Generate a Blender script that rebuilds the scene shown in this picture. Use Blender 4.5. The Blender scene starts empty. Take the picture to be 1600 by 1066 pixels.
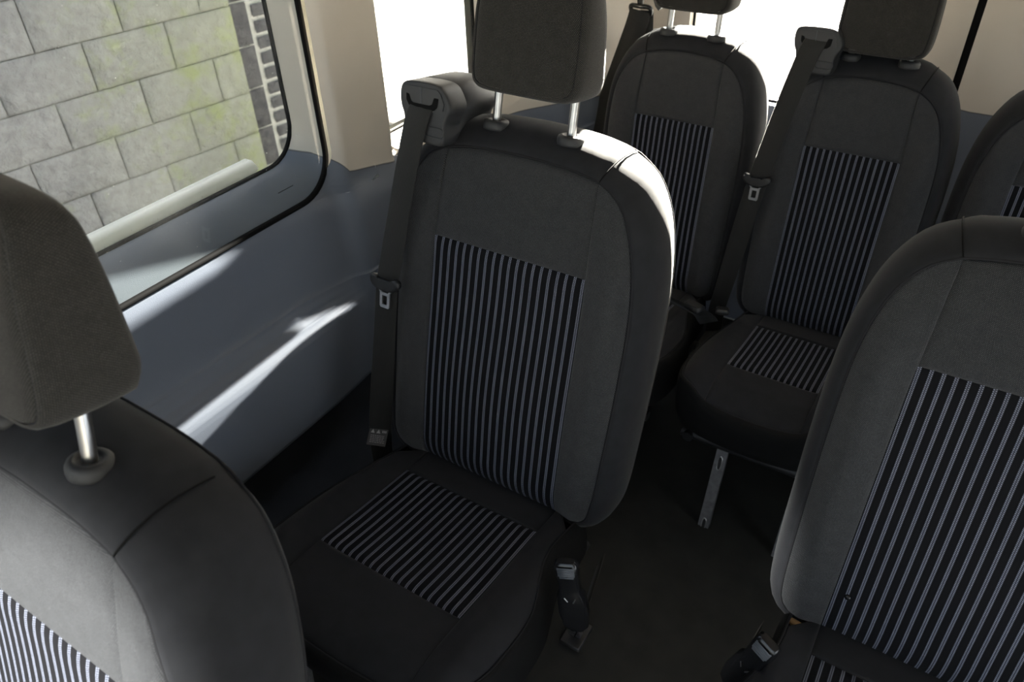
import bpy, math, random
from mathutils import Vector, Matrix
random.seed(7)
scene = bpy.context.scene
col = scene.collection
PI = math.pi
FZ = 0.46                      # height of the seat cushion / backrest junction above the cabin floor

# ------------------------------------------------------------------ camera
cam_d = bpy.data.cameras.new('camera'); cam = bpy.data.objects.new('camera', cam_d); col.objects.link(cam)
scene.camera = cam
yaw, pitch, roll, F_PX = 0.5829, -0.652, -0.0338, 1198.4
fwd = Vector((-math.sin(yaw)*math.cos(pitch), math.cos(yaw)*math.cos(pitch), math.sin(pitch)))
rgt = Vector((math.cos(yaw), math.sin(yaw), 0)); upv = rgt.cross(fwd)
r2 = rgt*math.cos(roll) + upv*math.sin(roll); u2 = -rgt*math.sin(roll) + upv*math.cos(roll)
m = Matrix((r2, u2, -fwd)).transposed().to_4x4(); m.translation = Vector((0.63, -0.8339, 1.1544+FZ))
cam.matrix_world = m
cam_d.sensor_width = 36; cam_d.lens = F_PX/1600*36; cam_d.clip_start = 0.02; cam_d.clip_end = 200
cam_d.dof.use_dof = True; cam_d.dof.focus_distance = 1.30; cam_d.dof.aperture_fstop = 6.3

# ------------------------------------------------------------------ world and sun
SUN_AZ, SUN_EL = math.radians(-12), math.radians(25)
world = bpy.data.worlds.new('sky'); scene.world = world; world.use_nodes = True
wn = world.node_tree; wn.nodes.clear()
wo = wn.nodes.new('ShaderNodeOutputWorld'); wb = wn.nodes.new('ShaderNodeBackground')
sk = wn.nodes.new('ShaderNodeTexSky'); sk.sky_type = 'NISHITA'; sk.sun_disc = False
sk.sun_elevation = SUN_EL; sk.sun_rotation = SUN_AZ; sk.air_density = 1.0; sk.dust_density = 3.0; sk.ozone_density = 1.0
hs = wn.nodes.new('ShaderNodeHueSaturation'); hs.inputs['Saturation'].default_value = 0.45
wb.inputs[1].default_value = 0.50
wn.links.new(sk.outputs[0], hs.inputs['Color']); wn.links.new(hs.outputs[0], wb.inputs[0]); wn.links.new(wb.outputs[0], wo.inputs[0])
sd = bpy.data.lights.new('sun', 'SUN'); sd.energy = 330; sd.angle = math.radians(0.6); sd.color = (1.0, .93, .82)
sun = bpy.data.objects.new('sun', sd); col.objects.link(sun)
sdir = Vector((math.sin(SUN_AZ)*math.cos(SUN_EL), math.cos(SUN_AZ)*math.cos(SUN_EL), math.sin(SUN_EL)))
sun.rotation_euler = (-sdir).to_track_quat('-Z', 'Y').to_euler()

def glint(name, aim, az, el, dist, patch, irradiance, color):
    """added lamp standing in for sunlight off a distant pane: small, far, narrow cone"""
    l = bpy.data.lights.new(name, 'SPOT'); l.energy = irradiance*4*PI*dist*dist; l.color = color
    l.shadow_soft_size = dist*.005; l.spot_size = 2*math.atan(patch/dist); l.spot_blend = .25
    o = bpy.data.objects.new(name, l); col.objects.link(o)
    d = Vector((math.sin(az)*math.cos(el), math.cos(az)*math.cos(el), math.sin(el)))
    o.location = Vector(aim)+d*dist; o.rotation_euler = (-d).to_track_quat('-Z', 'Y').to_euler()
# added stand-ins for reflected sun from the rear right and ahead; no glass built
glint('rear_glint', (-.69, -.12, .92), math.radians(12), math.radians(17), 25, .42, 60, (1.0, .94, .86))
glint('front_glint', (-.03, -.86, .85), math.radians(-161), math.radians(20), 12, .26, 25, (1.0, .98, .95))

def portal(name, loc, size, direction):
    l = bpy.data.lights.new(name, 'AREA'); l.shape = 'RECTANGLE'; l.size, l.size_y = size; l.cycles.is_portal = True
    o = bpy.data.objects.new(name, l); col.objects.link(o); o.location = loc
    o.rotation_euler = Vector(direction).to_track_quat('-Z', 'Y').to_euler()

vs = scene.view_settings
vs.view_transform = 'Standard'; vs.look = 'None'; vs.gamma = 1; vs.use_curve_mapping = False; vs.exposure = 0.0
scene.cycles.use_denoising = True
scene.cycles.max_bounces = 10; scene.cycles.transparent_max_bounces = 16
scene.cycles.sample_clamp_indirect = 8; scene.cycles.caustics_reflective = False; scene.cycles.caustics_refractive = False

# ------------------------------------------------------------------ materials
class NT:
    def __init__(s, name):
        s.m = bpy.data.materials.new(name); s.m.use_nodes = True; s.t = s.m.node_tree; s.n = s.t.nodes
        s.n.clear(); s.out = s.n.new('ShaderNodeOutputMaterial'); s.p = s.n.new('ShaderNodeBsdfPrincipled')
        s.t.links.new(s.p.outputs[0], s.out.inputs[0])
    def L(s, a, b): s.t.links.new(a, b)
    def v(s, x, sock):
        if isinstance(x, (int, float)): sock.default_value = x
        elif isinstance(x, tuple): sock.default_value = x if len(x) == 4 else (*x, 1)
        else: s.L(x, sock)
    def math(s, op, a, b=0.0, c=0.0):
        n = s.n.new('ShaderNodeMath'); n.operation = op
        for i, x in enumerate((a, b, c)): s.v(x, n.inputs[i])
        return n.outputs[0]
    def mix(s, f, a, b):
        n = s.n.new('ShaderNodeMix'); n.data_type = 'RGBA'
        s.v(f, n.inputs[0]); s.v(a, n.inputs[6]); s.v(b, n.inputs[7]); return n.outputs[2]
    def noise(s, vec, scale, detail=3, rough=.5):
        n = s.n.new('ShaderNodeTexNoise'); n.inputs['Scale'].default_value = scale; n.inputs['Detail'].default_value = detail
        n.inputs['Roughness'].default_value = rough
        if vec is not None: s.L(vec, n.inputs['Vector'])
        return n.outputs[0]
    def coord(s, k='Object'):
        return s.n.new('ShaderNodeTexCoord').outputs[k]
    def geo(s, k='Position'):
        return s.n.new('ShaderNodeNewGeometry').outputs[k]
    def sep(s, vec):
        n = s.n.new('ShaderNodeSeparateXYZ'); s.L(vec, n.inputs[0]); return n.outputs
    def ramp(s, x, a, b):
        n = s.n.new('ShaderNodeMapRange'); n.clamp = True; s.v(x, n.inputs[0]); n.inputs[1].default_value = a; n.inputs[2].default_value = b
        return n.outputs[0]
    def bump(s, h, strength, dist):
        n = s.n.new('ShaderNodeBump'); n.inputs['Strength'].default_value = strength; n.inputs['Distance'].default_value = dist
        s.L(h, n.inputs['Height']); s.L(n.outputs[0], s.p.inputs['Normal']); return n
    def set(s, **k):
        for a, x in k.items(): s.v(x, s.p.inputs[a.replace('_', ' ')])
        return s

def simple(name, c, rough=.5, metal=0., spec=.5, var=.0, nscale=30, bump=0., bscale=400, sheen=0.):
    t = NT(name); v = c
    if var:
        n = t.noise(t.coord(), nscale); f = t.ramp(n, .3, .7)
        v = t.mix(f, tuple(x*(1-var) for x in c), tuple(min(1, x*(1+var)) for x in c))
    t.set(Base_Color=v, Roughness=rough, Metallic=metal, Specular_IOR_Level=spec)
    if sheen: t.set(Sheen_Weight=sheen, Sheen_Roughness=.4)
    if bump: t.bump(t.noise(t.coord(), bscale, 4), bump, .001)
    return t.m

def knit(name, base, dot, su=.0021, sv=.0021):
    """woven upholstery: a grid of tiny light stitches on a dark ground (UV is in metres)"""
    t = NT(name); s = t.sep(t.coord('UV'))
    a = t.math('DIVIDE', s[0], su); b = t.math('DIVIDE', s[1], sv)
    ph = t.math('MULTIPLY', t.math('FLOOR', b), .5)
    fu = t.math('ABSOLUTE', t.math('SUBTRACT', t.math('FRACT', t.math('ADD', a, ph)), .5))
    fv = t.math('ABSOLUTE', t.math('SUBTRACT', t.math('FRACT', b), .5))
    d = t.math('MULTIPLY', t.ramp(fu, .36, .20), t.ramp(fv, .42, .28))
    n = t.ramp(t.noise(t.coord(), 60, 4), .3, .75); n2 = t.ramp(t.noise(t.coord(), 900, 2), .35, .65)
    d2 = t.math('MULTIPLY', d, t.math('ADD', .35, t.math('MULTIPLY', n2, .65)))
    c = t.mix(d2, base, dot)
    c = t.mix(t.math('MULTIPLY', n, .25), c, tuple(x*.55 for x in base))
    t.set(Base_Color=c, Roughness=.95, Specular_IOR_Level=.15, Sheen_Weight=.12, Sheen_Roughness=.5)
    t.bump(d2, .35, .0006)
    return t.m

def striped(name):
    """UV.x counts stripes (one unit = one pitch), UV.y in the same unit"""
    t = NT(name); s = t.sep(t.coord('UV'))
    f = t.math('SUBTRACT', t.math('FRACT', t.math('ADD', s[0], .5)), .5)
    af = t.math('ABSOLUTE', f)
    band = t.ramp(af, .185, .16)
    r = t.math('DIVIDE', s[1], .17)
    side = t.math('MULTIPLY', t.math('GREATER_THAN', f, 0.0), .5)
    colm = t.ramp(t.math('ABSOLUTE', t.math('SUBTRACT', af, .095)), .075, .045)
    row = t.ramp(t.math('ABSOLUTE', t.math('SUBTRACT', t.math('FRACT', t.math('ADD', r, side)), .5)), .38, .24)
    dot = t.math('MULTIPLY', colm, row)
    rib = t.math('ABSOLUTE', t.math('SUBTRACT', t.math('FRACT', t.math('DIVIDE', s[1], .085)), .5))
    ground = t.mix(t.ramp(rib, .1, .4), (.0055, .0055, .0065), (.010, .010, .0115))
    c = t.mix(band, ground, (.016, .019, .029))
    c = t.mix(dot, c, (.21, .22, .27))
    t.set(Base_Color=c, Roughness=.95, Specular_IOR_Level=.05, Sheen_Weight=.02)
    h = t.math('ADD', t.math('MULTIPLY', band, .6), dot)
    t.bump(h, .4, .0008)
    return t.m

M = {}
M['knit'] = knit('woven_grey_upholstery', (.0175, .018, .0195), (.092, .094, .100))
M['knit_head'] = knit('woven_headrest_upholstery', (.012, .0115, .011), (.075, .071, .066), .0026, .0021)
M['stripe'] = striped('striped_upholstery')
M['smooth'] = simple('smooth_dark_upholstery', (.0175, .018, .0205), .88, spec=.15, var=.12, nscale=40, bump=.25, bscale=1500, sheen=.09)
M['under'] = simple('black_under_fabric', (.010, .010, .010), .9, spec=.1, var=.1, bump=.2, bscale=900)
M['thread'] = simple('seam_piping_fabric', (.014, .014, .016), .8, spec=.2, bump=.2, bscale=2500)
M['black'] = simple('black_plastic', (.014, .014, .015), .42, spec=.5, var=.08, bump=.25, bscale=2500)
M['satin'] = simple('grained_charcoal_plastic', (.020, .021, .023), .55, spec=.5, var=.06, bump=.35, bscale=2200)
M['gloss'] = simple('glossy_black_plastic', (.009, .009, .010), .22, spec=.5, var=.05)
M['greybtn'] = simple('ribbed_grey_plastic', (.07, .075, .085), .5, bump=.2, bscale=800)
M['chrome'] = simple('chromed_steel', (.50, .50, .50), .30, metal=1., var=.06, nscale=80)
M['tongue'] = simple('brushed_tongue_steel', (.62, .62, .64), .38, metal=1., var=.1, nscale=200)
M['legmetal'] = simple('dull_leg_steel', (.33, .33, .34), .42, metal=1., var=.2, nscale=60)
M['rubber'] = simple('black_rubber_seal', (.0025, .0025, .0025), .75, spec=.12, var=.1)
M['floor'] = simple('black_rubber_flooring', (.021, .021, .019), .72, spec=.3, var=.25, nscale=14, bump=.3, bscale=500)
M['print'] = simple('pale_label_print', (.30, .30, .31), .7, var=.1)
M['label'] = simple('dark_grey_label_cloth', (.05, .05, .055), .8, var=.1)
M['brassy'] = simple('tan_foam', (.42, .27, .14), .8, var=.3, nscale=90)
M['white_paint'] = simple('white_body_paint', (.78, .80, .74), .3, spec=.5, var=.03)

def webbing():
    t = NT('woven_belt_webbing'); s = t.sep(t.coord('UV'))
    a = t.math('SINE', t.math('MULTIPLY', s[1], 2*PI/.0022)); b = t.math('SINE', t.math('MULTIPLY', s[0], 2*PI/.0032))
    h = t.math('ADD', a, b)
    t.set(Base_Color=t.mix(t.ramp(h, -2, 2), (.008, .008, .008), (.017, .0165, .015)), Roughness=.7, Specular_IOR_Level=.3, Sheen_Weight=.1)
    t.bump(h, .15, .0003); return t.m
M['web'] = webbing()

# wall trim: blue-grey moulded plastic below the belt line, beige above it
BELT = [(-3.0, 1.000), (.11, 1.000), (.185, .985), (.215, .945), (.36, .912), (.80, .860), (1.40, .775)]
def trim_mat(name, two, flat_z=None):
    t = NT(name); P = t.sep(t.geo())
    if two:
        if flat_z is None:
            n = t.n.new('ShaderNodeFloatCurve'); cu = n.mapping.curves[0]
            lo, hi = -3.0, 1.4
            pts = [((y-lo)/(hi-lo), z-.5) for y, z in BELT]
            while len(cu.points) < len(pts): cu.points.new(.5, .5)
            for p, (a, b) in zip(cu.points, pts): p.location = (a, b); p.handle_type = 'VECTOR'
            n.mapping.update()
            t.L(t.math('DIVIDE', t.math('SUBTRACT', P[1], lo), hi-lo), n.inputs['Value'])
            zl = t.math('ADD', n.outputs[0], .5)
        else: zl = flat_z
        up = t.ramp(t.math('SUBTRACT', P[2], zl), -.0008, .0008)
        line = t.ramp(t.math('ABSOLUTE', t.math('SUBTRACT', P[2], zl)), .0022, .0010)
        c = t.mix(up, (.132, .152, .190), (.62, .565, .49))
        c = t.mix(t.math('MULTIPLY', line, .7), c, (.03, .03, .03))
    else: c = (.132, .152, .190)
    n = t.ramp(t.noise(t.geo(), 5, 2), .3, .7)
    c = t.mix(t.math('MULTIPLY', n, .10), c, (.12, .12, .12))
    t.set(Base_Color=c, Roughness=.50, Specular_IOR_Level=.4)
    v = t.n.new('ShaderNodeTexVoronoi'); v.inputs['Scale'].default_value = 700; t.L(t.geo(), v.inputs['Vector'])
    t.bump(v.outputs['Distance'], .25, .0006)
    return t.m
M['trim'] = trim_mat('two_tone_wall_trim', True)
M['door_trim'] = trim_mat('two_tone_door_trim', True, .868)
M['beige'] = simple('beige_headliner', (.62, .58, .52), .9, spec=.1, var=.05, bump=.2, bscale=900)
M['lower'] = simple('dark_lower_wall_lining', (.020, .022, .027), .8, spec=.2, var=.2, nscale=9, bump=.2, bscale=700)

def glass(name, tint, dust=0.0, refl=1.0):
    t = NT(name); t.n.remove(t.p)
    tr = t.n.new('ShaderNodeBsdfTransparent'); tr.inputs[0].default_value = (*tint, 1)
    gl = t.n.new('ShaderNodeBsdfGlossy'); gl.inputs['Roughness'].default_value = .02
    lw = t.n.new('ShaderNodeLayerWeight'); lw.inputs[0].default_value = .5
    fr = t.math('ADD', .04, t.math('MULTIPLY', .96, t.math('POWER', lw.outputs['Facing'], 5.0)))
    mx = t.n.new('ShaderNodeMixShader'); t.L(t.math('MULTIPLY', fr, refl), mx.inputs[0]); t.L(tr.outputs[0], mx.inputs[1]); t.L(gl.outputs[0], mx.inputs[2])
    last = mx.outputs[0]
    if dust:
        df = t.n.new('ShaderNodeBsdfDiffuse'); df.inputs[0].default_value = (.75, .76, .72, 1)
        tl = t.n.new('ShaderNodeBsdfTranslucent'); tl.inputs[0].default_value = (.75, .76, .72, 1)
        ad = t.n.new('ShaderNodeMixShader'); ad.inputs[0].default_value = .5; t.L(df.outputs[0], ad.inputs[1]); t.L(tl.outputs[0], ad.inputs[2])
        v = t.n.new('ShaderNodeTexVoronoi'); v.inputs['Scale'].default_value = 90; t.L(t.geo(), v.inputs['Vector'])
        sp = t.math('MULTIPLY', t.ramp(v.outputs['Distance'], .10, .05), t.math('GREATER_THAN', t.noise(t.geo(), 33, 2), .56))
        hz = t.math('MULTIPLY', t.ramp(t.noise(t.geo(), 6, 4), .3, .8), dust)
        m2 = t.n.new('ShaderNodeMixShader'); t.L(t.math('MAXIMUM', t.math('MULTIPLY', sp, .5), hz), m2.inputs[0])
        t.L(last, m2.inputs[1]); t.L(ad.outputs[0], m2.inputs[2]); last = m2.outputs[0]
    t.L(last, t.out.inputs[0]); return t.m
M['glass'] = glass('dusty_tinted_glass', (.80, .825, .80), .085)
M['clear'] = glass('clear_glass', (.93, .95, .93), 0)

def block_mat(name, c1, c2, moss):
    t = NT(name); g = t.geo(); P = t.sep(g)
    rnd = t.n.new('ShaderNodeObjectInfo').outputs['Random']
    n = t.noise(g, 24, 8, .65); n2 = t.noise(g, 2.4, 3)
    c = t.mix(t.ramp(n, .3, .7), c1, c2)
    c = t.mix(t.math('MULTIPLY', rnd, .18), c, c1)
    if moss:
        e = t.ramp(P[1], .7, 1.6)
        mm = t.math('MULTIPLY', t.ramp(t.math('ADD', t.noise(g, 7, 6, .7), t.math('MULTIPLY', e, .16)), .58, .80), .75)
        c = t.mix(mm, c, (.16, .19, .085))
        c = t.mix(t.math('MULTIPLY', e, .30), c, (.20, .215, .11))
    t.set(Base_Color=c, Roughness=.95, Specular_IOR_Level=.1)
    t.bump(t.noise(g, 16, 9, .62), 1.0, .028)
    return t.m
M['block'] = block_mat('split_face_concrete', (.135, .137, .150), (.205, .208, .228), True)
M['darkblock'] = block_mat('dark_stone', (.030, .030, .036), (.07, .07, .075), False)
M['mortar'] = block_mat('block_mortar', (.13, .13, .125), (.19, .19, .18), True)
M['pale_mortar'] = block_mat('pale_mortar', (.28, .28, .28), (.34, .34, .34), False)
M['ground'] = simple('sunlit_concrete', (.135, .13, .12), .9, spec=.1, var=.1, nscale=1.5, bump=.3, bscale=60)

# ------------------------------------------------------------------ mesh helpers
def mk(name, verts, faces, mat, parent=None, uvs=None, smooth=True, kind=None, **props):
    me = bpy.data.meshes.new(name); me.from_pydata([tuple(v) for v in verts], [], faces); me.materials.append(mat)
    if uvs is not None:
        uvl = me.uv_layers.new(name='UVMap')
        for l in me.loops: uvl.data[l.index].uv = uvs[l.vertex_index]
    for p in me.polygons: p.use_smooth = smooth
    me.validate(); me.update()
    o = bpy.data.objects.new(name, me); col.objects.link(o)
    if parent: o.parent = parent
    if kind: o['kind'] = kind
    for k, v in props.items(): o[k] = v
    return o

def empty(name, loc, label, cat, group=None, rz=0):
    o = bpy.data.objects.new(name, None); col.objects.link(o); o.location = loc; o.rotation_euler = (0, 0, rz)
    o.empty_display_size = .05; o['label'] = label; o['category'] = cat
    if group: o['group'] = group
    return o

class MB:
    """collects shapes into one mesh"""
    def __init__(s): s.v = []; s.f = []; s.uv = []
    def add(s, vs_, fs, uv=None):
        b = len(s.v); s.v += [Vector(v) for v in vs_]; s.f += [tuple(i+b for i in f) for f in fs]; s.uv += uv or [(0, 0)]*len(vs_); return s
    def grid(s, rows, closed_u=False, closed_v=False, uv=None):
        nr, nc = len(rows), len(rows[0]); b = len(s.v)
        for r in rows: s.v += [Vector(p) for p in r]
        s.uv += [q for r in uv for q in r] if uv else [(0, 0)]*(nr*nc)
        for i in range(nr if closed_v else nr-1):
            for j in range(nc if closed_u else nc-1):
                i2, j2 = (i+1) % nr, (j+1) % nc
                s.f.append((b+i*nc+j, b+i*nc+j2, b+i2*nc+j2, b+i2*nc+j))
        return s
    def cap(s, ring):
        b = len(s.v); s.v += [Vector(p) for p in ring]; s.uv += [(0, 0)]*len(ring); s.f.append(tuple(range(b, b+len(ring)))); return s
    def box(s, c, size, bev=.15, T=None):
        """box with chamfered edges"""
        hx, hy, hz = [q/2 for q in size]; b = min(hx, hy, hz)*2*bev
        rings = []
        for z, k in ((-hz, b), (-hz+b, 0), (hz-b, 0), (hz, b)):
            x, y = hx-k, hy-k; e = min(b, x*.5, y*.5)
            rings.append([(x, y-e, z), (x-e, y, z), (-x+e, y, z), (-x, y-e, z), (-x, -y+e, z), (-x+e, -y, z), (x-e, -y, z), (x, -y+e, z)])
        T = T or Matrix.Identity(3); c = Vector(c)
        rings = [[T @ Vector(p) + c for p in r] for r in rings]
        s.grid(rings, closed_u=True); s.cap(rings[0][::-1]); s.cap(rings[-1]); return s
    def tube(s, pts, r, n=8, closed=False, caps=True):
        pts = [Vector(p) for p in pts]; N = len(pts); rows = []; up = None
        for i, p in enumerate(pts):
            a = pts[(i-1) % N] if closed or i > 0 else p; b = pts[(i+1) % N] if closed or i < N-1 else p
            d = (b-a).normalized()
            if up is None:
                up = Vector((0, 0, 1)) if abs(d.z) < .9 else Vector((1, 0, 0))
            sx = d.cross(up).normalized(); up = sx.cross(d).normalized()
            rr = r[i] if isinstance(r, (list, tuple)) else r
            rows.append([p + sx*math.cos(2*PI*k/n)*rr + up*math.sin(2*PI*k/n)*rr for k in range(n)])
        s.grid(rows, closed_u=True, closed_v=closed)
        if not closed and caps: s.cap(rows[0][::-1]); s.cap(rows[-1])
        return s
    def lathe(s, prof, c, axis=(0, 0, 1), n=28):
        ax = Vector(axis).normalized(); q = ax.to_track_quat('Z', 'Y'); c = Vector(c)
        rows = [[c + q @ Vector((r*math.cos(2*PI*k/n), r*math.sin(2*PI*k/n), h)) for k in range(n)] for r, h in prof]
        s.grid(rows, closed_u=True); s.cap(rows[0][::-1]); s.cap(rows[-1]); return s
    def prism(s, poly, fa, fb, bev=0.0):
        """extrude a 2-D polygon between two mapping functions, with an inset lip"""
        A = [fa(p) for p in poly]; B = [fb(p) for p in poly]
        s.grid([A, B], closed_u=True); s.cap(A[::-1]); s.cap(B); return s
    def build(s, name, mat, parent=None, smooth=True, **k):
        return mk(name, s.v, s.f, mat, parent, s.uv, smooth, **k)

def autosmooth(o, ang=40):
    me = o.data
    try: me.set_sharp_from_angle(angle=math.radians(ang))
    except Exception: pass
    return o

def spline(pts, n, closed=False):
    """Catmull-Rom resampled uniformly"""
    pts = [Vector(p) for p in pts]; N = len(pts); out = []
    segs = N if closed else N-1
    for i in range(segs):
        p1, p2 = pts[i], pts[(i+1) % N]
        p0 = pts[(i-1) % N] if closed or i > 0 else p1*2-p2
        p3 = pts[(i+2) % N] if closed or i < N-2 else p2*2-p1
        for k in range(12):
            t = k/12
            out.append(.5*((2*p1)+(p2-p0)*t+(2*p0-5*p1+4*p2-p3)*t*t+(3*p1-p0-3*p2+p3)*t**3))
    if not closed: out.append(pts[-1])
    else: out.append(out[0].copy())
    L = [0]
    for a, b in zip(out, out[1:]): L.append(L[-1]+(b-a).length)
    res = []; j = 0; cnt = n if not closed else n+1
    for k in range(cnt):
        t = L[-1]*k/(cnt-1)
        while j < len(out)-2 and L[j+1] < t: j += 1
        d = L[j+1]-L[j]; res.append(out[j].lerp(out[j+1], 0 if d == 0 else (t-L[j])/d))
    return res[:-1] if closed else res

# ------------------------------------------------------------------ upholstered pads
def edges(n, e=.012):
    """parameter values 0..1 with extra loops next to both ends, so a sewn edge can dip"""
    return [0, e*.5, e*1.3, e*2.6] + [e*4+(1-e*8)*k/(n-1) for k in range(n)] + [1-e*2.6, 1-e*1.3, 1-e*.5, 1]

class Pad:
    """an upholstered cushion: a front face of sewn panels, a boxed side band, piping.
    S(u, s, d) maps the face plane to 3-D, dep(u, s) is the padding relief, half = right half of the face outline from the
    bottom centre to the seam corner index ci and on to the top centre."""
    def __init__(p, S, dep, half, ci, wp, prof, pitch, vcol):
        p.S, p.dep, p.wp, p.prof, p.pitch, p.v = S, dep, wp, prof, pitch, vcol
        a = spline([(*q, 0) for q in half[:ci+1]], 70); b = spline([(*q, 0) for q in half[ci:]], 24)
        p.side = a; p.topr = b; p.corner = a[-1]
        p.toph = lambda u: p._top(u)
        loop = a[:-1] + b[:-1] + [Vector((-q.x, q.y, 0)) for q in (a+b[1:])[::-1]][:-1]
        p.loop = loop; p.nside = len(a)-1; p.ntop = len(b)-1
    def _top(p, u):
        u = abs(u); b = p.topr
        for q, r in zip(b, b[1:]):
            if r.x <= u <= q.x + 1e-9: return r.y+(q.y-r.y)*((u-r.x)/max(1e-9, q.x-r.x))
        return b[0].y
    def F(p, u, s, off=0): return p.S(u, s, p.dep(u, s)-off)
    def panel(p, name, fn, na, nb, mat, parent, tuck=.0044, flags=(1, 1, 1, 1), uvf=None, ea=.02, eb=.02, puff=0.0, **k):
        """fn(a, b) -> (u, s)"""
        A = edges(na, ea); B = edges(nb, eb); rows = []; uv = []
        for b in B:
            r = []; ur = []
            for a in A:
                u, s = fn(a, b); t = 0
                for x, fl, e in ((a, flags[0], ea), (1-a, flags[1], ea), (b, flags[2], eb), (1-b, flags[3], eb)):
                    if fl and x < e*2.6: t = max(t, tuck*(1-x/(e*2.6))**2)
                pf = puff*math.sin(PI*a)**.5*math.sin(PI*b)**.5 if puff else 0
                r.append(p.F(u, s, pf-t)); ur.append(uvf(u, s) if uvf else (u, s))
            rows.append(r); uv.append(ur)
        return MB().grid(rows, uv=uv).build(name, mat, parent, **k)
    def shell(p, i0, i1, name, mat, parent, tuck=.003, back=False, **k):
        """side band along loop indices i0..i1"""
        N = len(p.loop); idx = list(range(i0, i1+1)); rows = []; uv = []
        cache = {}
        def nrm(i):
            a, b = p.loop[(i-2) % N], p.loop[(i+2) % N]; d = (b-a).normalized(); return Vector((d.y, -d.x, 0))
        full = (i1-i0) >= N
        ls = []
        for jj, i in enumerate(idx):
            c = p.loop[i % N]; n = nrm(i % N); t = max(0, n.y)
            endt = 0
            if not full:
                e = min(jj, len(idx)-1-jj)
                endt = {0: 1.0, 1: .35}.get(e, 0)*tuck
            r = []
            for (oside, otop, d) in p.prof:
                o = oside*(1-t*t)+otop*t*t - endt
                u, s = c.x+n.x*o, c.y+n.y*o
                r.append(p.S(u, s, p.dep(c.x, c.y)*max(0, 1-d/.06)+d))
            ls.append(r)
        uv = []; au = 0
        for jj, r in enumerate(ls):
            if jj: au += (r[1]-ls[jj-1][1]).length
            av = 0; ur = []
            for q in range(len(r)):
                if q: av += (r[q]-r[q-1]).length
                ur.append((au, av))
            uv.append(ur)
        mb = MB().grid(ls, uv=uv)
        return mb.build(name, mat, parent, **k)
    def backface(p, mb, inset_prof):
        pass
    def piping(p, name, i0, i1, mat, parent, r=.0024, j=0, **k):
        N = len(p.loop); pts = []
        for i in range(i0, i1+1):
            c = p.loop[i % N]; a, b = p.loop[(i-2) % N], p.loop[(i+2) % N]; d = (b-a).normalized(); n = Vector((d.y, -d.x, 0))
            o, ot, dd = p.prof[j]; t = max(0, n.y); oo = o*(1-t*t)+ot*t*t
            pts.append(p.S(c.x+n.x*oo, c.y+n.y*oo, p.dep(c.x, c.y)*max(0, 1-dd/.06)+dd+.0008))
        closed = (i1-i0) >= N-1
        return MB().tube(pts, r, 6, closed=closed, caps=not closed).build(name, mat, parent, **k)

def g(x, c, w): return math.exp(-((x-c)/w)**2)

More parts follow.
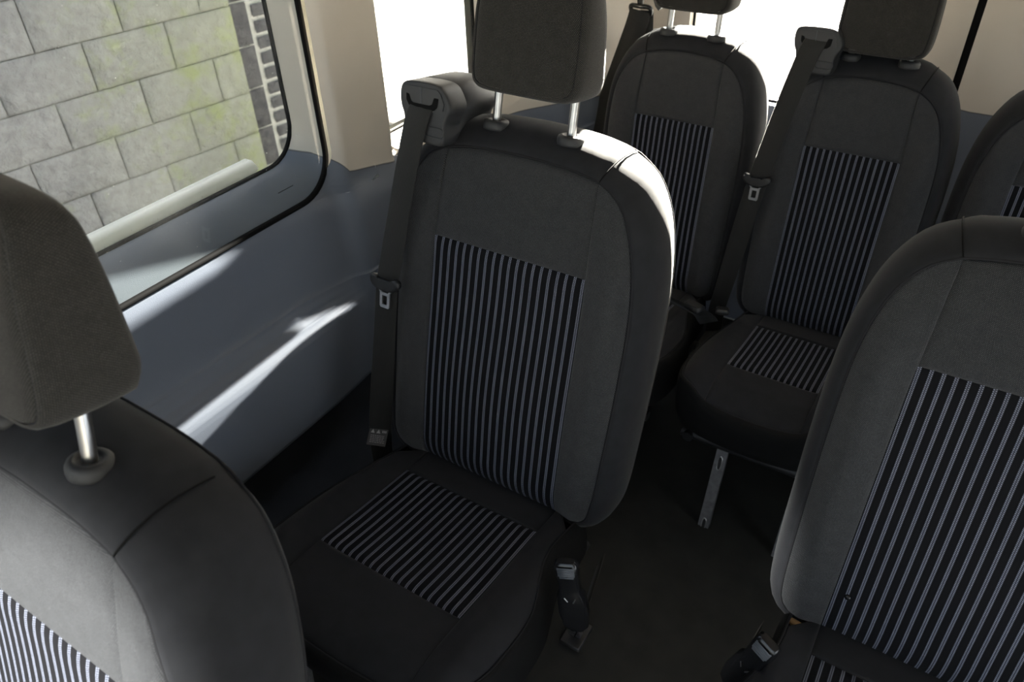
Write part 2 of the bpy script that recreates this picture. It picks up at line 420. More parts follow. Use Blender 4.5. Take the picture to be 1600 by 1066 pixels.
def make_seat(loc, label, group, rec, kind='wide', tower=True, up=True, buckles=(1,), belt=True, tag=False):
    """a passenger seat; the face looks along -Y. kind wide / narrow"""
    wide = kind == 'wide'
    root = empty('passenger_seat', loc, label, 'seat', group)
    J = FZ
    sr, cr = math.sin(rec), math.cos(rec)
    k1, k2, ks = (1, 1, 1) if wide else (.69, .926, .972)
    nst = 20 if wide else 15
    def U(u):
        a = abs(u); v = k1*a if a < .15 else k1*.15+(a-.15)*k2
        return math.copysign(v, u)
    pitch = (.30/19) if wide else (2*.15*k1/14)
    S = lambda u, s, d: Vector((U(u), s*ks*sr+d*cr, J+s*ks*cr-d*sr))
    def dep(u, s):
        a = abs(u)
        d = -.015*g(a, .195, .030)*min(1, max(0, (.60-s)/.12))*min(1, max(0, (s+.05)/.1)) - .012*g(s, .20, .15)*g(u, 0, .16)
        if s > .50: d += .016*((s-.50)/.15)**2
        if s < .06: d += .020*((.06-s)/.06)**2
        d += .010*max(0, (a-.205)/.033)**2
        return d
    half = [(0, -.012), (.12, -.010), (.185, -.004), (.218, .015), (.230, .06), (.235, .18), (.238, .32), (.237, .44), (.229, .52), (.212, .580), (.184, .620), (.147, .642), (.10, .650), (.05, .6535), (0, .655)]
    prof = [(0, 0, 0), (.0035, .004, -.0005), (.008, .010, .003), (.015, .019, .012), (.0215, .029, .026), (.0265, .038, .045), (.0290, .044, .066), (.0290, .047, .090), (.0265, .045, .114), (.020, .037, .134), (.006, .018, .148), (-.04, -.03, .154), (-.10, -.10, .156)]
    wp = .154
    pad = Pad(S, dep, half, 11, wp, prof, pitch, None)
    # backrest: its sides are the backrest's own mesh, the sewn panels its sub-parts
    n1 = pad.nside; nt = pad.ntop; N = len(pad.loop)
    back = pad.shell(n1+2*nt, n1+2*nt+2*n1, 'backrest', M['smooth'], root)
    # close the back
    ring = [back.data.vertices[(i+1)*len(prof)-1].co.copy() for i in range(2*n1+1)]
    mbk = MB(); L_ = len(ring)//2
    rows = []
    for q in range(L_):
        a, b = ring[q], ring[-1-q]; rows.append([a.lerp(b, t/6) for t in range(7)])
    mbk.grid(rows).build('back_cover', M['under'], back)
    top = pad.shell(n1, n1+2*nt, 'top_band', M['smooth'], back)
    def seam(s):
        return wp-.008*max(0, min(1, (s-.45)/.19))
    sw = .4833
    uvs_ = lambda u, s: (u*k1/pitch + (nst-1)/2, s*ks/pitch)
    bend = (lambda u, s: (u*k1/pitch + (nst-1)/2, s*ks/pitch))
    pad.panel('striped_panel', lambda a, b: (-wp+2*wp*a, -.008+(sw+.008)*b), 24, 34, M['stripe'], back, uvf=bend, label='black panel with pale dotted stripes')
    pad.panel('upper_panel', lambda a, b: ((2*a-1)*seam(sw+.165*b), sw+(pad._top((2*a-1)*seam(.64)*.999)-.003-sw)*b), 22, 14, M['knit'], back)
    for sg in (1, -1):
        sd_ = pad.side
        def fb(a, b, sg=sg):
            s0 = -.004+(.638+.004)*b
            i = 14+(len(sd_)-15)*b; i0 = min(int(i), len(sd_)-2); e = sd_[i0].lerp(sd_[i0+1], i-i0)
            x0, y0 = seam(s0), s0
            x, y = x0+(e.x-x0)*a, y0+(e.y-y0)*a
            return (sg*x, y)
        pad.panel('side_bolster', fb, 10, 44, M['knit'], back, ea=.03, eb=.006)
    pad.piping('piping', n1-60, n1+2*nt+60, M['thread'], back, .0022)
    pad.piping('piping', 0, N, M['thread'], back, .0018, j=9)
    for ii, sg in ((n1, 1), (n1+2*nt, -1)):                       # stitched joints across the top band
        ps = []
        for q_, (os_, ot_, dd) in enumerate(prof[0:9]):
            c = pad.loop[(ii-sg*0) % N]; a_, b_ = pad.loop[(ii-2) % N], pad.loop[(ii+2) % N]; d_ = (b_-a_).normalized(); n_ = Vector((d_.y, -d_.x, 0)); t_ = max(0, n_.y)
            o_ = os_*(1-t_*t_)+ot_*t_*t_-.0008; ps.append(S(c.x+n_.x*o_, c.y+n_.y*o_, dep(c.x, c.y)*max(0, 1-dd/.06)+dd))
        MB().tube(spline(ps, 30), .0011, 6).build('stitched_seam', M['rubber'], back)
    # lower infill between the panels (fabric tucked under)
    # ---------------------------------------------------- headrest
    hz = .755 if up else .712
    HS = lambda u, s, d: S(u*.96-.005, (hz+s)/1.0, d) if wide else Vector((u*.92, (hz*ks+s)*sr+d*cr, J+(hz*ks+s)*cr-d*sr))
    hd = lambda u, s: -.004*g(u, 0, .07)*g(s, .1, .08)+.02*max(0, (s-.10)/.1)**2+.006*max(0, (abs(u)-.07)/.03)**2
    hh = [(0, 0), (.06, .0005), (.084, .004), (.094, .015), (.0965, .05), (.095, .11), (.090, .150), (.080, .178), (.056, .192), (0, .196)]
    hp = [(0, 0, 0), (.003, .002, -.0005), (.007, .003, .005), (.009, .004, .018), (.0095, .004, .040), (.0090, .003, .062), (.0075, .001, .082), (.006, -.004, .095), (-.005, -.016, .105), (-.03, -.05, .110), (-.08, -.09, .112)]
    HS0 = HS; HS = lambda u, s, d: HS0(u, s, d if d < .02 else .02+(d-.02)*(1-.42*max(0, min(1, (s-.03)/.16))))
    hpad = Pad(HS, hd, hh, 6, .08, hp, .01, None)
    Nh = len(hpad.loop)
    head = hpad.shell(0, Nh, 'headrest', M['knit_head'], root)
    nr = len(hp); ring = [head.data.vertices[(i+1)*nr-1].co.copy() for i in range(Nh)]
    rows = [[ring[q].lerp(ring[-1-q], t/4) for t in range(5)] for q in range(len(ring)//2)]
    MB().grid(rows).build('rear_cover', M['knit_head'], head)
    lp = hpad.loop
    right = [q for q in lp[:Nh//2+1]]
    def fh(a, b):
        i = b*(len(right)-1); i0 = min(int(i), len(right)-2); q = right[i0].lerp(right[i0+1], i-i0)
        return ((2*a-1)*q.x, q.y)
    hpad.panel('front_panel', fh, 14, 40, M['knit_head'], head, tuck=.0025, flags=(1, 1, 0, 0), ea=.02, eb=.004)
    for i0, i1 in ((24, hpad.nside+hpad.ntop-4), (Nh-hpad.nside-hpad.ntop+4, Nh-24)):
        hpad.piping('seam', i0, i1, M['thread'], head, .0012)
    base = lambda sg, t, d=.048: Vector((sg*.0714*(1 if wide else .86), (.6725*ks+t)*sr+d*cr, J+(.6725*ks+t)*cr-d*sr))
    ax = Vector((0, sr, cr))
    for sg in (-1, 1):
        MB().tube([base(sg, .0), base(sg, .05), base(sg, .12 if up else .06)], .0072, 16).build('post', M['chrome'], root)
        c = base(sg, .013)
        MB().lathe([(.012, -.006), (.0215, -.004), (.0225, .000), (.0225, .006), (.0205, .0105), (.0165, .0125), (.0135, .0118), (.0115, .0095), (.0074, .0095)], c, ax).build('collar', M['satin'], root)
    # ---------------------------------------------------- cushion
    ct = .1489; sc, cc = math.sin(ct), math.cos(ct)
    Sc = lambda u, c, d: Vector((U(u), -c*cc+d*sc, J+c*sc-d*cc))
    def cdep(u, c):
        a = abs(u)
        d = -.020*g(a, .200, .034)*min(1, max(0, (c+.02)/.10))
        if c > .36: d += .030*((c-.36)/.09)**2
        d -= .004*g(c, .30, .08)
        d += .012*max(0, (a-.215)/.033)**2
        return d
    ch = [(0, -.045), (.12, -.045), (.185, -.040), (.200, -.02), (.202, .06), (.208, .11), (.226, .165), (.243, .22), (.247, .30), (.240, .37), (.215, .42), (.154, .447), (.10, .453), (.05, .456), (0, .457)]
    cp = [(0, 0, 0), (.0035, .0035, .0), (.008, .008, .006), (.012, .013, .02), (.014, .018, .045), (.014, .020, .080), (.012, .018, .120), (.004, .008, .150), (-.03, -.03, .166), (-.10, -.12, .168)]
    cpad = Pad(Sc, cdep, ch, 11, wp, cp, pitch, None)
    Nc = len(cpad.loop)
    cu = cpad.shell(0, Nc, 'seat_cushion', M['under'], root)
    c1, c2 = .0505, .2937
    ub = lambda u, c: (u*k1/pitch+(nst-1)/2, c/pitch)
    cpad.panel('striped_panel', lambda a, b: (-wp+2*wp*a, c1+(c2-c1)*b), 22, 20, M['stripe'], cu, uvf=ub, label='black panel with pale dotted stripes')
    cpad.panel('rear_strip', lambda a, b: (-wp+2*wp*a, -.043+(c1+.043)*b), 20, 5, M['smooth'], cu)
    cpad.panel('front_strip', lambda a, b: (-wp+2*wp*a, c2+(cpad._top(wp*(2*a-1)*.999)-c2)*b), 20, 12, M['smooth'], cu)
    for sg in (1, -1):
        sd2 = cpad.side
        def fb2(a, b, sg=sg):
            s0 = -.04+(.447+.04)*b; i = 24+(len(sd2)-25)*b; i0 = min(int(i), len(sd2)-2); e = sd2[i0].lerp(sd2[i0+1], i-i0)
            return (sg*(wp+(e.x-wp)*a), s0+(e.y-s0)*a)
        cpad.panel('side_bolster', fb2, 12, 34, M['smooth'], cu, ea=.03, eb=.006)
    cpad.piping('piping', 14, Nc-14, M['thread'], cu, .0022)
    # ---------------------------------------------------- frame, legs
    W = .19 if wide else .15
    fr = MB()
    for y in (-.36, -.02): fr.tube([(-W-.02, y, .315), (W+.02, y, .315)], .014, 8)
    for x in (-W, W): fr.tube([(x, -.38, .315), (x, .08, .315)], .014, 8)
    fr.build('seat_frame', M['black'], root)
    for x in ((-W, W) if wide else (-.063, W-.02)):
        for y0, y1 in ((-.37, -.40), (.0, .06)):
            if not wide and y0 < -.1:
                y0, y1 = -.345, -.42
            t = MB(); A, B = Vector((x, y0, .318)), Vector((x, y1, .006)); ax_ = (A-B).normalized(); w = Vector((.014, 0, 0)); dd = ax_.cross(Vector((1, 0, 0)))*.008
            t.grid([[B-w-dd, B+w-dd, B+w+dd, B-w+dd], [A-w-dd, A+w-dd, A+w+dd, A-w+dd]], closed_u=True); t.cap([B-w-dd, B-w+dd, B+w+dd, B+w-dd])
            lg = t.build('leg', M['legmetal'], root, smooth=False)
            fw = dd.normalized()*(.0085 if dd.y < 0 else -.0085)
            for q in (.20, .80):
                c = B.lerp(A, q)+fw; sl = MB()
                pts = [c+ax_*(.012*math.sin(t_))+Vector((.005*math.cos(t_), 0, 0))+(ax_*(.008 if math.sin(t_) > 0 else -.008)) for t_ in [2*PI*i/14 for i in range(14)]]
                sl.tube(pts, .0014, 6, closed=True); sl.build('slot_rim', M['chrome'], lg)
                MB().cap([p_*1.0+fw*.02 for p_ in pts]).build('slot', M['black'], lg)
            MB().box((x, y1, .006), (.05, .07, .012)).build('foot', M['black'], root)
    # ---------------------------------------------------- belt
    P = lambda u, s, d: Vector((u, s*sr+d*cr, J+s*cr-d*sr))      # plain metres
    ux = 0 if wide else .045
    if tower:
        o = .0 if wide else .048
        fo = [(-.186, .648), (-.200, .655), (-.212, .672), (-.2165, .690), (-.2225, .703), (-.2255, .722), (-.222, .738), (-.210, .744), (-.180, .7465), (-.150, .7455), (-.136, .740), (-.126, .728), (-.1195, .714), (-.121, .704), (-.1275, .692), (-.130, .680), (-.130, .655), (-.140, .646)]
        fo = [(a+o, b-(0 if wide else .012)) for a, b in fo]
        cx_ = sum(a for a, b in fo)/len(fo); cy_ = sum(b for a, b in fo)/len(fo)
        sp = spline([(a, b, 0) for a, b in fo], 64, closed=True)
        lay = [(.30, -.022), (.88, -.022), (.94, -.0218), (.975, -.0200), (.995, -.0155), (1.0, -.010), (1.012, .0235), (1.012, .0245), (.995, .0250), (.995, .0262), (1.015, .0270), (1.03, .10), (1.025, .112), (.99, .120), (.95, .122), (.5, .122)]
        mb = MB(); rows = [[P(cx_+(q.x-cx_)*k, cy_+(q.y-cy_)*k+max(0, d)*.05, d) for q in sp] for k, d in lay]
        mb.grid(rows, closed_u=True); mb.cap(rows[0][::-1]); mb.cap(rows[-1])
        tw = mb.build('belt_tower', M['satin'], root)
        # guide face with a U-shaped slot
        yo = 0 if wide else -.012
        gp = [(-.2165, .734), (-.212, .7375), (-.146, .7375), (-.139, .732), (-.131, .716), (-.133, .706), (-.150, .701), (-.196, .700), (-.209, .703), (-.2175, .716)]
        gp = [(a+o, b+yo) for a, b in gp]
        r1 = [P(a, b, -.0235) for a, b in gp]; r0 = [P(a, b, -.018) for a, b in gp]
        MB().grid([r0, r1], closed_u=True).cap(r1).build('belt_guide', M['black'], tw, smooth=False)
        ul = [(-.209, .7245), (-.203, .7235), (-.198, .7135), (-.194, .711), (-.160, .711), (-.155, .7135), (-.151, .7245), (-.142, .7245), (-.1435, .710), (-.149, .7045), (-.156, .7025), (-.196, .7025), (-.203, .706), (-.2085, .714)]
        ul = [(a+o, b+yo) for a, b in ul]
        fr_ = [P(a, b, -.0238) for a, b in ul]
        mb = MB(); b0 = len(mb.v)
        mb.add([P(a+o, b+yo, -.0240) for a, b in [(-.209, .7245), (-.203, .7235), (-.198, .7135), (-.203, .706), (-.2085, .714), (-.194, .711), (-.160, .711), (-.155, .7135), (-.156, .7025), (-.196, .7025), (-.149, .7045), (-.1435, .710), (-.151, .7245), (-.142, .7245)]],
               [(0, 1, 2, 4), (4, 2, 3), (2, 5, 9, 3), (5, 6, 8, 9), (6, 7, 10, 8), (7, 12, 13, 11), (7, 11, 10)])
        mb.build('belt_slot', M['rubber'], tw, smooth=False)
        MB().tube([P(-.178+o, .7365+yo, -.0240), P(-.177+o, .712+yo, -.0240)], .0005, 5).build('centre_line', M['greybtn'], tw)
        rb = [P(-.160+o+.0225*(t if t > 0 else 0)+.008*math.cos(a), .669+yo+.0078*math.sin(a), -.0225) for a, t in [(2*PI*i/20, 1 if math.cos(2*PI*i/20) > 0 else 0) for i in range(20)]]
        MB().tube(rb, .0012, 6, closed=True).cap(rb).build('release_button', M['satin'], tw)
    if belt and tower:
        k0 = 0 if wide else .048
        path = [(-.176+k0, .711, -.020, 0), (-.178+k0, .700, -.0262, 0), (-.188+k0, .665, -.027, .0), (-.205+k0*.95, .56, -.030, .1), (-.222+k0*.9, .43, -.034, .15), (-.232+k0*.9, .36, -.033, .2), (-.243+k0*.8, .22, -.024, .35), (-.258+k0*.8, .08, -.010, .5), (-.272+k0*.8, -.02, .01, .6), (-.275+k0*.8, -.10, .03, .7)]
        sp = spline([(a, b, c) for a, b, c, t in path], 60); tws = [p_[3] for p_ in path]; rows = []; uv = []
        dist = 0
        for i, q in enumerate(sp):
            f = i/(len(sp)-1)*(len(path)-1); j = min(int(f), len(path)-2); tw_ = tws[j]*(1-f+j)+tws[j+1]*(f-j)
            d = (sp[min(i+1, 59)]-sp[max(i-1, 0)]).normalized()
            w = Vector((1, 0, -.0)) - d*d.x; w.normalize(); w = (w*math.cos(tw_)+Vector((0, 0, -1))*math.sin(tw_)*-1)
            dist += 0 if i == 0 else (q-sp[i-1]).length
            row = []
            for e, th in ((-.0236, 0), (-.0225, -.0008), (0, -.001), (.0225, -.0008), (.0236, 0), (.0225, .0006), (0, .0006), (-.0225, .0006)):
                v = q+w*e; row.append(P(v.x, v.y, v.z+th))
            rows.append(row); uv.append([(e, dist) for e in (-.0236, -.0225, 0, .0225, .0236, .0225, 0, -.0225)])
        sb = MB().grid(rows, closed_u=True, uv=uv).build('seat_belt', M['web'], root)
        # tongue with its black stop
        c0 = Vector((-.2315+k0*.9, .376, -.0385))
        T = lambda a, b, d=0: P(c0.x+a-.10*b*.0+b*.0, c0.y+b, c0.z+d)
        wing = [(-.034, .0115), (-.029, .0145), (-.018, .012), (-.014, .009), (.014, .009), (.018, .012), (.027, .0145), (.034, .0105), (.034, .001), (.026, -.008), (.013, -.0135), (-.012, -.0135), (-.027, -.008), (-.0345, .002)]
        wing = [(p_.x, p_.y) for p_ in spline([(a, b, 0) for a, b in wing], 44, closed=True)]
        mb = MB(); lay = [(.7, -.006), (.92, -.006), (1, -.003), (1, .004), (.9, .006)]
        rows = [[T(a*k, b*k, d) for a, b in wing] for k, d in lay]
        mb.grid(rows, closed_u=True).cap(rows[0][::-1]).cap(rows[-1])
        ts = mb.build('tongue_stop', M['black'], sb)
        fl = [P(c0.x+a, c0.y+.0075, c0.z-.0065) for a in (-.014, .014)]; fl2 = [P(c0.x+a, c0.y+.0095, c0.z-.0062) for a in (-.014, .014)]
        MB().grid([fl, fl2]).build('stop_slot', M['gloss'], ts)
        outer = [(-.016, -.012), (-.0115, -.019), (-.0115, -.046), (-.009, -.049), (.009, -.049), (.0115, -.046), (.0115, -.019), (.016, -.012), (.011, -.012), (.007, -.0175), (-.007, -.0175), (-.011, -.012)]
        def plate(mb, poly, hole, d0, d1):
            for d in (d0, d1): pass
            n = len(poly)
            A0 = [T(a, b, d0) for a, b in poly]; A1 = [T(a, b, d1) for a, b in poly]; H0 = [T(a, b, d0) for a, b in hole]; H1 = [T(a, b, d1) for a, b in hole]
            mb.grid([H1, H0, A0, A1, H1], closed_u=True)
        body = [(-.0115, -.018), (-.0115, -.034), (-.0113, -.046), (-.009, -.049), (.009, -.049), (.0113, -.046), (.0115, -.034), (.0115, -.018)]
        hole = [(-.0058, -.024), (-.0058, -.033), (-.0058, -.040), (-.005, -.0425), (.005, -.0425), (.0058, -.040), (.0058, -.033), (.0058, -.024)]
        mb = MB(); plate(mb, body, hole, -.0015, .0015)
        for s_ in (-1, 1):
            q4 = [(s_*.0115, -.0185), (s_*.0168, -.0115), (s_*.0120, -.0115), (s_*.0070, -.0185)]
            mb.grid([[T(a, b, -.0015) for a, b in q4], [T(a, b, .0015) for a, b in q4]], closed_u=True).cap([T(a, b, -.0015) for a, b in q4])
        mb.build('belt_tongue', M['tongue'], sb, smooth=False, label='steel belt tongue with a slot')
    if tag:
        # warning label sewn to the belt end beside the cushion
        c = Vector((-.262, -.012, J+.012)); ex = Vector((.82, .45, -.15)).normalized()*.5; ey = Vector((.35, -.55, -.42)).normalized(); ey = (ey-ex.normalized()*ey.dot(ex.normalized())).normalized(); ez = ex.cross(ey).normalized()
        if ez.z < 0: ez = -ez
        ex = ex.normalized()
        W2, H2 = .020, .020
        Q = lambda a, b, d=0: c+ex*a+ey*b+ez*(d+.004*math.sin(b/H2*1.2))
        rows = [[Q(-W2+2*W2*i/6, -H2+2*H2*j/8) for i in range(7)] for j in range(9)]
        lb = MB().grid(rows).build('warning_label', M['label'], root, label='dark cloth label printed with warning signs')
        pr = MB()
        for i, px_ in enumerate((-.012, .000)):
            pr.add([Q(px_-.0042, -.008, .0006), Q(px_+.0042, -.008, .0006), Q(px_, -.0165, .0006)], [(0, 1, 2)])
        for i in range(3):
            x = .008+i*.0032; pr.add([Q(x, -.015, .0006), Q(x+.0022, -.015, .0006), Q(x+.0022, -.010, .0006), Q(x, -.010, .0006)], [(0, 1, 2, 3)])
        for j in range(5):
            y = -.003+j*.0038
            x = -.015
            while x < .014:
                w = random.uniform(.002, .005); pr.add([Q(x, y, .0006), Q(min(x+w, .016), y, .0006), Q(min(x+w, .016), y+.0012, .0006), Q(x, y+.0012, .0006)], [(0, 1, 2, 3)]); x += w+.0012
        pr.build('label_print', M['print'], lb, smooth=False)
    for sg in buckles:
        buckle(root, sg, wide, J)
    return root

def buckle(root, sg, wide, J, top=(.268, -.148, .108), bot=(.296, -.150, -.060)):
    x = .262 if wide else .205
    sh = Vector()
    top = Vector((sg*top[0], top[1], J+top[2])); bot = Vector((sg*bot[0], bot[1], J+bot[2]))
    ax = (bot-top).normalized(); n = Vector((sg*.25, -.85, .30)); n = (n-ax*n.dot(ax)).normalized(); w = ax.cross(n).normalized()
    Lb = (bot-top).length
    secs = [(t*.92, a*1.15, b*1.1) for t, a, b in [(-.004, .0125, .006), (.0, .0165, .009), (.022, .0175, .0105), (.032, .0165, .0100), (.055, .0155, .009), (.072, .0165, .009), (.082, .021, .011), (.13, .023, .0115), (.165, .019, .0105), (.180, .010, .007)]]
    rows = []
    for t, a, b in secs:
        c = top+ax*t
        rows.append([c+w*(a*math.copysign(abs(math.cos(q))**.5, math.cos(q)))+n*(b*math.copysign(abs(math.sin(q))**.5, math.sin(q))) for q in [2*PI*i/24 for i in range(24)]])
    bk = MB().grid(rows, closed_u=True).cap(rows[0][::-1]).cap(rows[-1]).build('belt_buckle', M['gloss'], root)
    mb = MB(); rr = []
    for t in [i*.001 for i in range(0, 27)]:
        c = top+ax*t+n*(.0120+.0008*math.cos(t*2*PI/.005)); a = .0145-(0 if 3 < t*1000 < 23 else .002)
        rr.append([c-w*a-n*.003, c-w*a*.95, c+w*a*.95, c+w*a-n*.003])
    mb.grid(rr).build('release_button', M['greybtn'], bk)
    MB().tube([top+ax*.074+n*.0120-w*.009, top+ax*.084+n*.0130-w*.004], .0012, 6).tube([top+ax*.074+n*.0120+w*.010, top+ax*.082+n*.0130+w*.005], .0010, 6).build('buckle_edge', M['chrome'], bk)
    a = bot+ax*.0; e = Vector((sg*(x-.02), .05, J-.13))+sh*.5
    rows = []
    for i in range(9):
        q = (top+ax*.17).lerp(e, i/8); rows.append([q-Vector((0, .018, 0)), q+Vector((0, .018, 0)), q+Vector((sg*.002, .018, 0)), q+Vector((sg*.002, -.018, 0))])
    MB().grid(rows, closed_u=True).build('buckle_strap', M['web'], bk)

# ------------------------------------------------------------------ left wall of the cabin
def sst(t): t = max(0, min(1, t)); return t*t*(3-2*t)
def bulge(y):       # how far the pillar stands into the cabin
    a = .038*sst((y-.170)/.040)*(1-sst((y-.345)/.045)) + .06*sst((y-.85)/.25) + .09*sst((y-1.05)/.25)
    return a
def prof_x(z):      # left wall section
    pts = [(.40, -.428), (.455, -.422), (.50, -.4185), (.60, -.417), (.640, -.418), (.653, -.4195), (.662, -.424), (.669, -.432), (.676, -.444), (.690, -.458), (.710, -.468), (.735, -.474), (.80, -.4755), (.860, -.4745), (.885, -.4745), (.897, -.476), (.905, -.479), (.912, -.481), (2.0, -.481)]
    for (a, x0), (b, x1) in zip(pts, pts[1:]):
        if z <= b: return x0+(x1-x0)*sst((z-a)/(b-a)) if b < 1.5 else x0
    return -.481
def WX(y, z):
    b = bulge(y)
    up = sst((z-.60)/.40)
    ridge_fade = 1-sst((y-.02)/.22)
    x = prof_x(z)
    flat = -.435 if z < .7 else -.435-.02*sst((z-.7)/.2)
    x = x*ridge_fade+flat*(1-ridge_fade) if z < .86 else x*(1-sst((.93-z)/.07)*(1-ridge_fade))+flat*sst((.93-z)/.07)*(1-ridge_fade)
    return x+b*(.25+.75*up)
# belt line z is drawn by the trim material, window loops:
def rrect(y0, y1, z0, z1, r, n=10):
    pts = []
    for cy, cz, a0 in ((y1-r, z0+r, -PI/2), (y1-r, z1-r, 0), (y0+r, z1-r, PI/2), (y0+r, z0+r, PI)):
        for k in range(n+1):
            a = a0+PI/2*k/n; pts.append((cy+r*math.cos(a), cz+r*math.sin(a)))
    # densify straight runs
    out = []
    for p, q in zip(pts, pts[1:]+pts[:1]):
        d = math.dist(p, q); k = max(1, int(d/.03)); out += [(p[0]+(q[0]-p[0])*i/k, p[1]+(q[1]-p[1])*i/k) for i in range(k)]
    return out
ZT = 1.86
def wall_ring(loop, y0, y1, z0, z1, XF, rows_n=16):
    """wall skin between a window loop and its surrounding rectangle"""
    cy = sum(p[0] for p in loop)/len(loop); cz = sum(p[1] for p in loop)/len(loop)
    hy0, hy1 = min(p[0] for p in loop), max(p[0] for p in loop); hz0, hz1 = min(p[1] for p in loop), max(p[1] for p in loop)
    R = []
    for (y, z) in loop:
        # map the loop to the rectangle: corners of loop go to corners of rect
        fy = (y-hy0)/(hy1-hy0)*2-1; fz = (z-hz0)/(hz1-hz0)*2-1; k = max(abs(fy), abs(fz)); fy, fz = fy/k, fz/k
        oy = y0+(y1-y0)*(fy+1)/2; oz = z0+(z1-z0)*(fz+1)/2
        R.append([(y+(oy-y)*t, z+(oz-z)*t) for t in [(i/rows_n)**1.3 for i in range(rows_n+1)]])
    mb = MB(); grid = [[Vector((XF(y, z), y, z)) for (y, z) in [r[j] for r in R]] for j in range(rows_n+1)]
    mb.grid(grid, closed_u=True); return mb

wall_left = bpy.data.objects.new('wall_left', None); col.objects.link(wall_left); wall_left['kind'] = 'structure'
# lower moulded panel, a plain strip
ys = [-1.50+.05*i for i in range(26)]+[-.2+.0125*i for i in range(130)]
zs = sorted(set([.455+.01*i for i in range(45)]+[.64+.003*i for i in range(26)]+[.905]))
zs = [z for z in zs if z <= .9051]
rows = [[Vector((WX(y, z), y, z)) for y in ys] for z in zs]
rows = [[Vector((WX(y, .455)-.03, y, .452)) for y in ys]]+rows
MB().grid(rows).build('side_panel', M['trim'], wall_left, label='blue-grey moulded panel with a ledge')
w1A = rrect(-1.40, .190, .912, 1.52, .085); w1B = rrect(-1.45, .186, .968, 1.56, .075)
wall_ring(w1A, -1.50, .29, .905, ZT, WX).build('window_surround', M['trim'], wall_left)
w2A = rrect(.375, .800, .908, 1.52, .06)
wall_ring(w2A, .29, 1.4125, .905-.03, ZT, WX).build('quarter_surround', M['trim'], wall_left)
# dark lining below the panel
MB().grid([[Vector((-.46, -1.50, z)), Vector((-.46, 1.41, z))] for z in (0, .2, .46)]).build('lower_lining', M['lower'], wall_left)
MB().box((-.49, -.05, ZT-.01), (.02, 2.9, .04)).build('top_rail', M['beige'], wall_left)

# window_1: reveal, seals, pane
win1 = bpy.data.objects.new('window_1', None); col.objects.link(win1); win1['kind'] = 'structure'
def loop_at(loop, x, k=1.0): return [Vector((x, y, z)) for y, z in loop]
def loft(la, lb, xa, xb, n=8, ease=True):
    N = 200
    def res(l):
        l3 = [Vector((y, z, 0)) for y, z in l]; i0 = 0; L = [0]
        for a, b in zip(l3, l3[1:]+l3[:1]): L.append(L[-1]+(b-a).length)
        out = []; j = 0; l4 = l3+[l3[0]]
        for k in range(N):
            t = L[-1]*k/N
            while L[j+1] < t: j += 1
            out.append(l4[j].lerp(l4[j+1], (t-L[j])/(L[j+1]-L[j])))
        return out
    A, B = res(la), res(lb); rows = []
    for i in range(n+1):
        t = i/n; rows.append([Vector((xa+(xb-xa)*t, a.x+(b.x-a.x)*(t if not ease else 1-(1-t)**1.6), a.y+(b.y-a.y)*(t if not ease else 1-(1-t)**1.6))) for a, b in zip(A, B)])
    return MB().grid(rows, closed_u=True)
loft(w1A, w1B, -.482, -.562).build('window_reveal', M['trim'], win1)
MB().tube(loop_at(w1A, -.4795), .0058, 8, closed=True).build('inner_seal', M['rubber'], win1)
MB().tube(loop_at(w1B, -.562), .0050, 8, closed=True).build('outer_seal', M['rubber'], win1)
MB().cap(loop_at(w1A, -.4835)).build('pane', M['glass'], win1, smooth=False)
# outer body flange under the pane
fl = MB(); e0 = [(-1.45, 0), (.03, 0), (.07, .008), (.088, .022)]
fl.grid([[Vector((-.566, y, .955+dz)) for y, dz in e0], [Vector((-.572, y, .983)) for y, dz in e0], [Vector((-.580, y, .990)) for y, dz in e0], [Vector((-.600, y, .990)) for y, dz in e0], [Vector((-.606, y, .93)) for y, dz in e0]])
fl.build('body_flange', M['white_paint'], win1, label='white painted body flange below the glass')
# etched marks on the lower rear corner of the pane
mk_ = MB(); random.seed(3)
for i in range(9): mk_.add([(-.4828, .055+i*.0045, .956), (-.4828, .058+i*.0045, .956), (-.4828, .058+i*.0045, .958), (-.4828, .055+i*.0045, .958)], [(0, 1, 2, 3)])
mk_.build('etched_mark', M['rubber'], win1, smooth=False)

win2 = bpy.data.objects.new('window_2', None); col.objects.link(win2); win2['kind'] = 'structure'
w2B = rrect(.365, .812, .925, 1.53, .06)
loft(w2A, w2B, -.482, -.54).build('window_reveal', M['trim'], win2)
MB().tube(loop_at(w2B, -.54), .0055, 8, closed=True).build('outer_seal', M['rubber'], win2)
MB().cap(loop_at(w2B, -.538)).build('pane', M['clear'], win2, smooth=False)

# outer skin of the van on the left (keeps daylight out between the openings)
def skin(name, loops, x, y0, y1, z0, z1, mat, parent):
    ys_ = [y0]+[v for l in loops for v in (min(p[0] for p in l), max(p[0] for p in l))]+[y1]
    mb = MB()
    def quad(a, b, c, d): mb.add([(x, a, c), (x, b, c), (x, b, d), (x, a, d)], [(0, 1, 2, 3)])
    for i in range(0, len(ys_), 2):
        quad(ys_[i], ys_[i+1], z0, z1)
    for l in loops:
        a, b = min(p[0] for p in l), max(p[0] for p in l); c, d = min(p[1] for p in l), max(p[1] for p in l)
        quad(a, b, z0, c); quad(a, b, d, z1)
    return mb.build(name, mat, parent, smooth=False)
skin('outer_skin', [w1B, w2B], -.565, -1.50, 1.43, -.25, ZT+.05, M['white_paint'], wall_left)

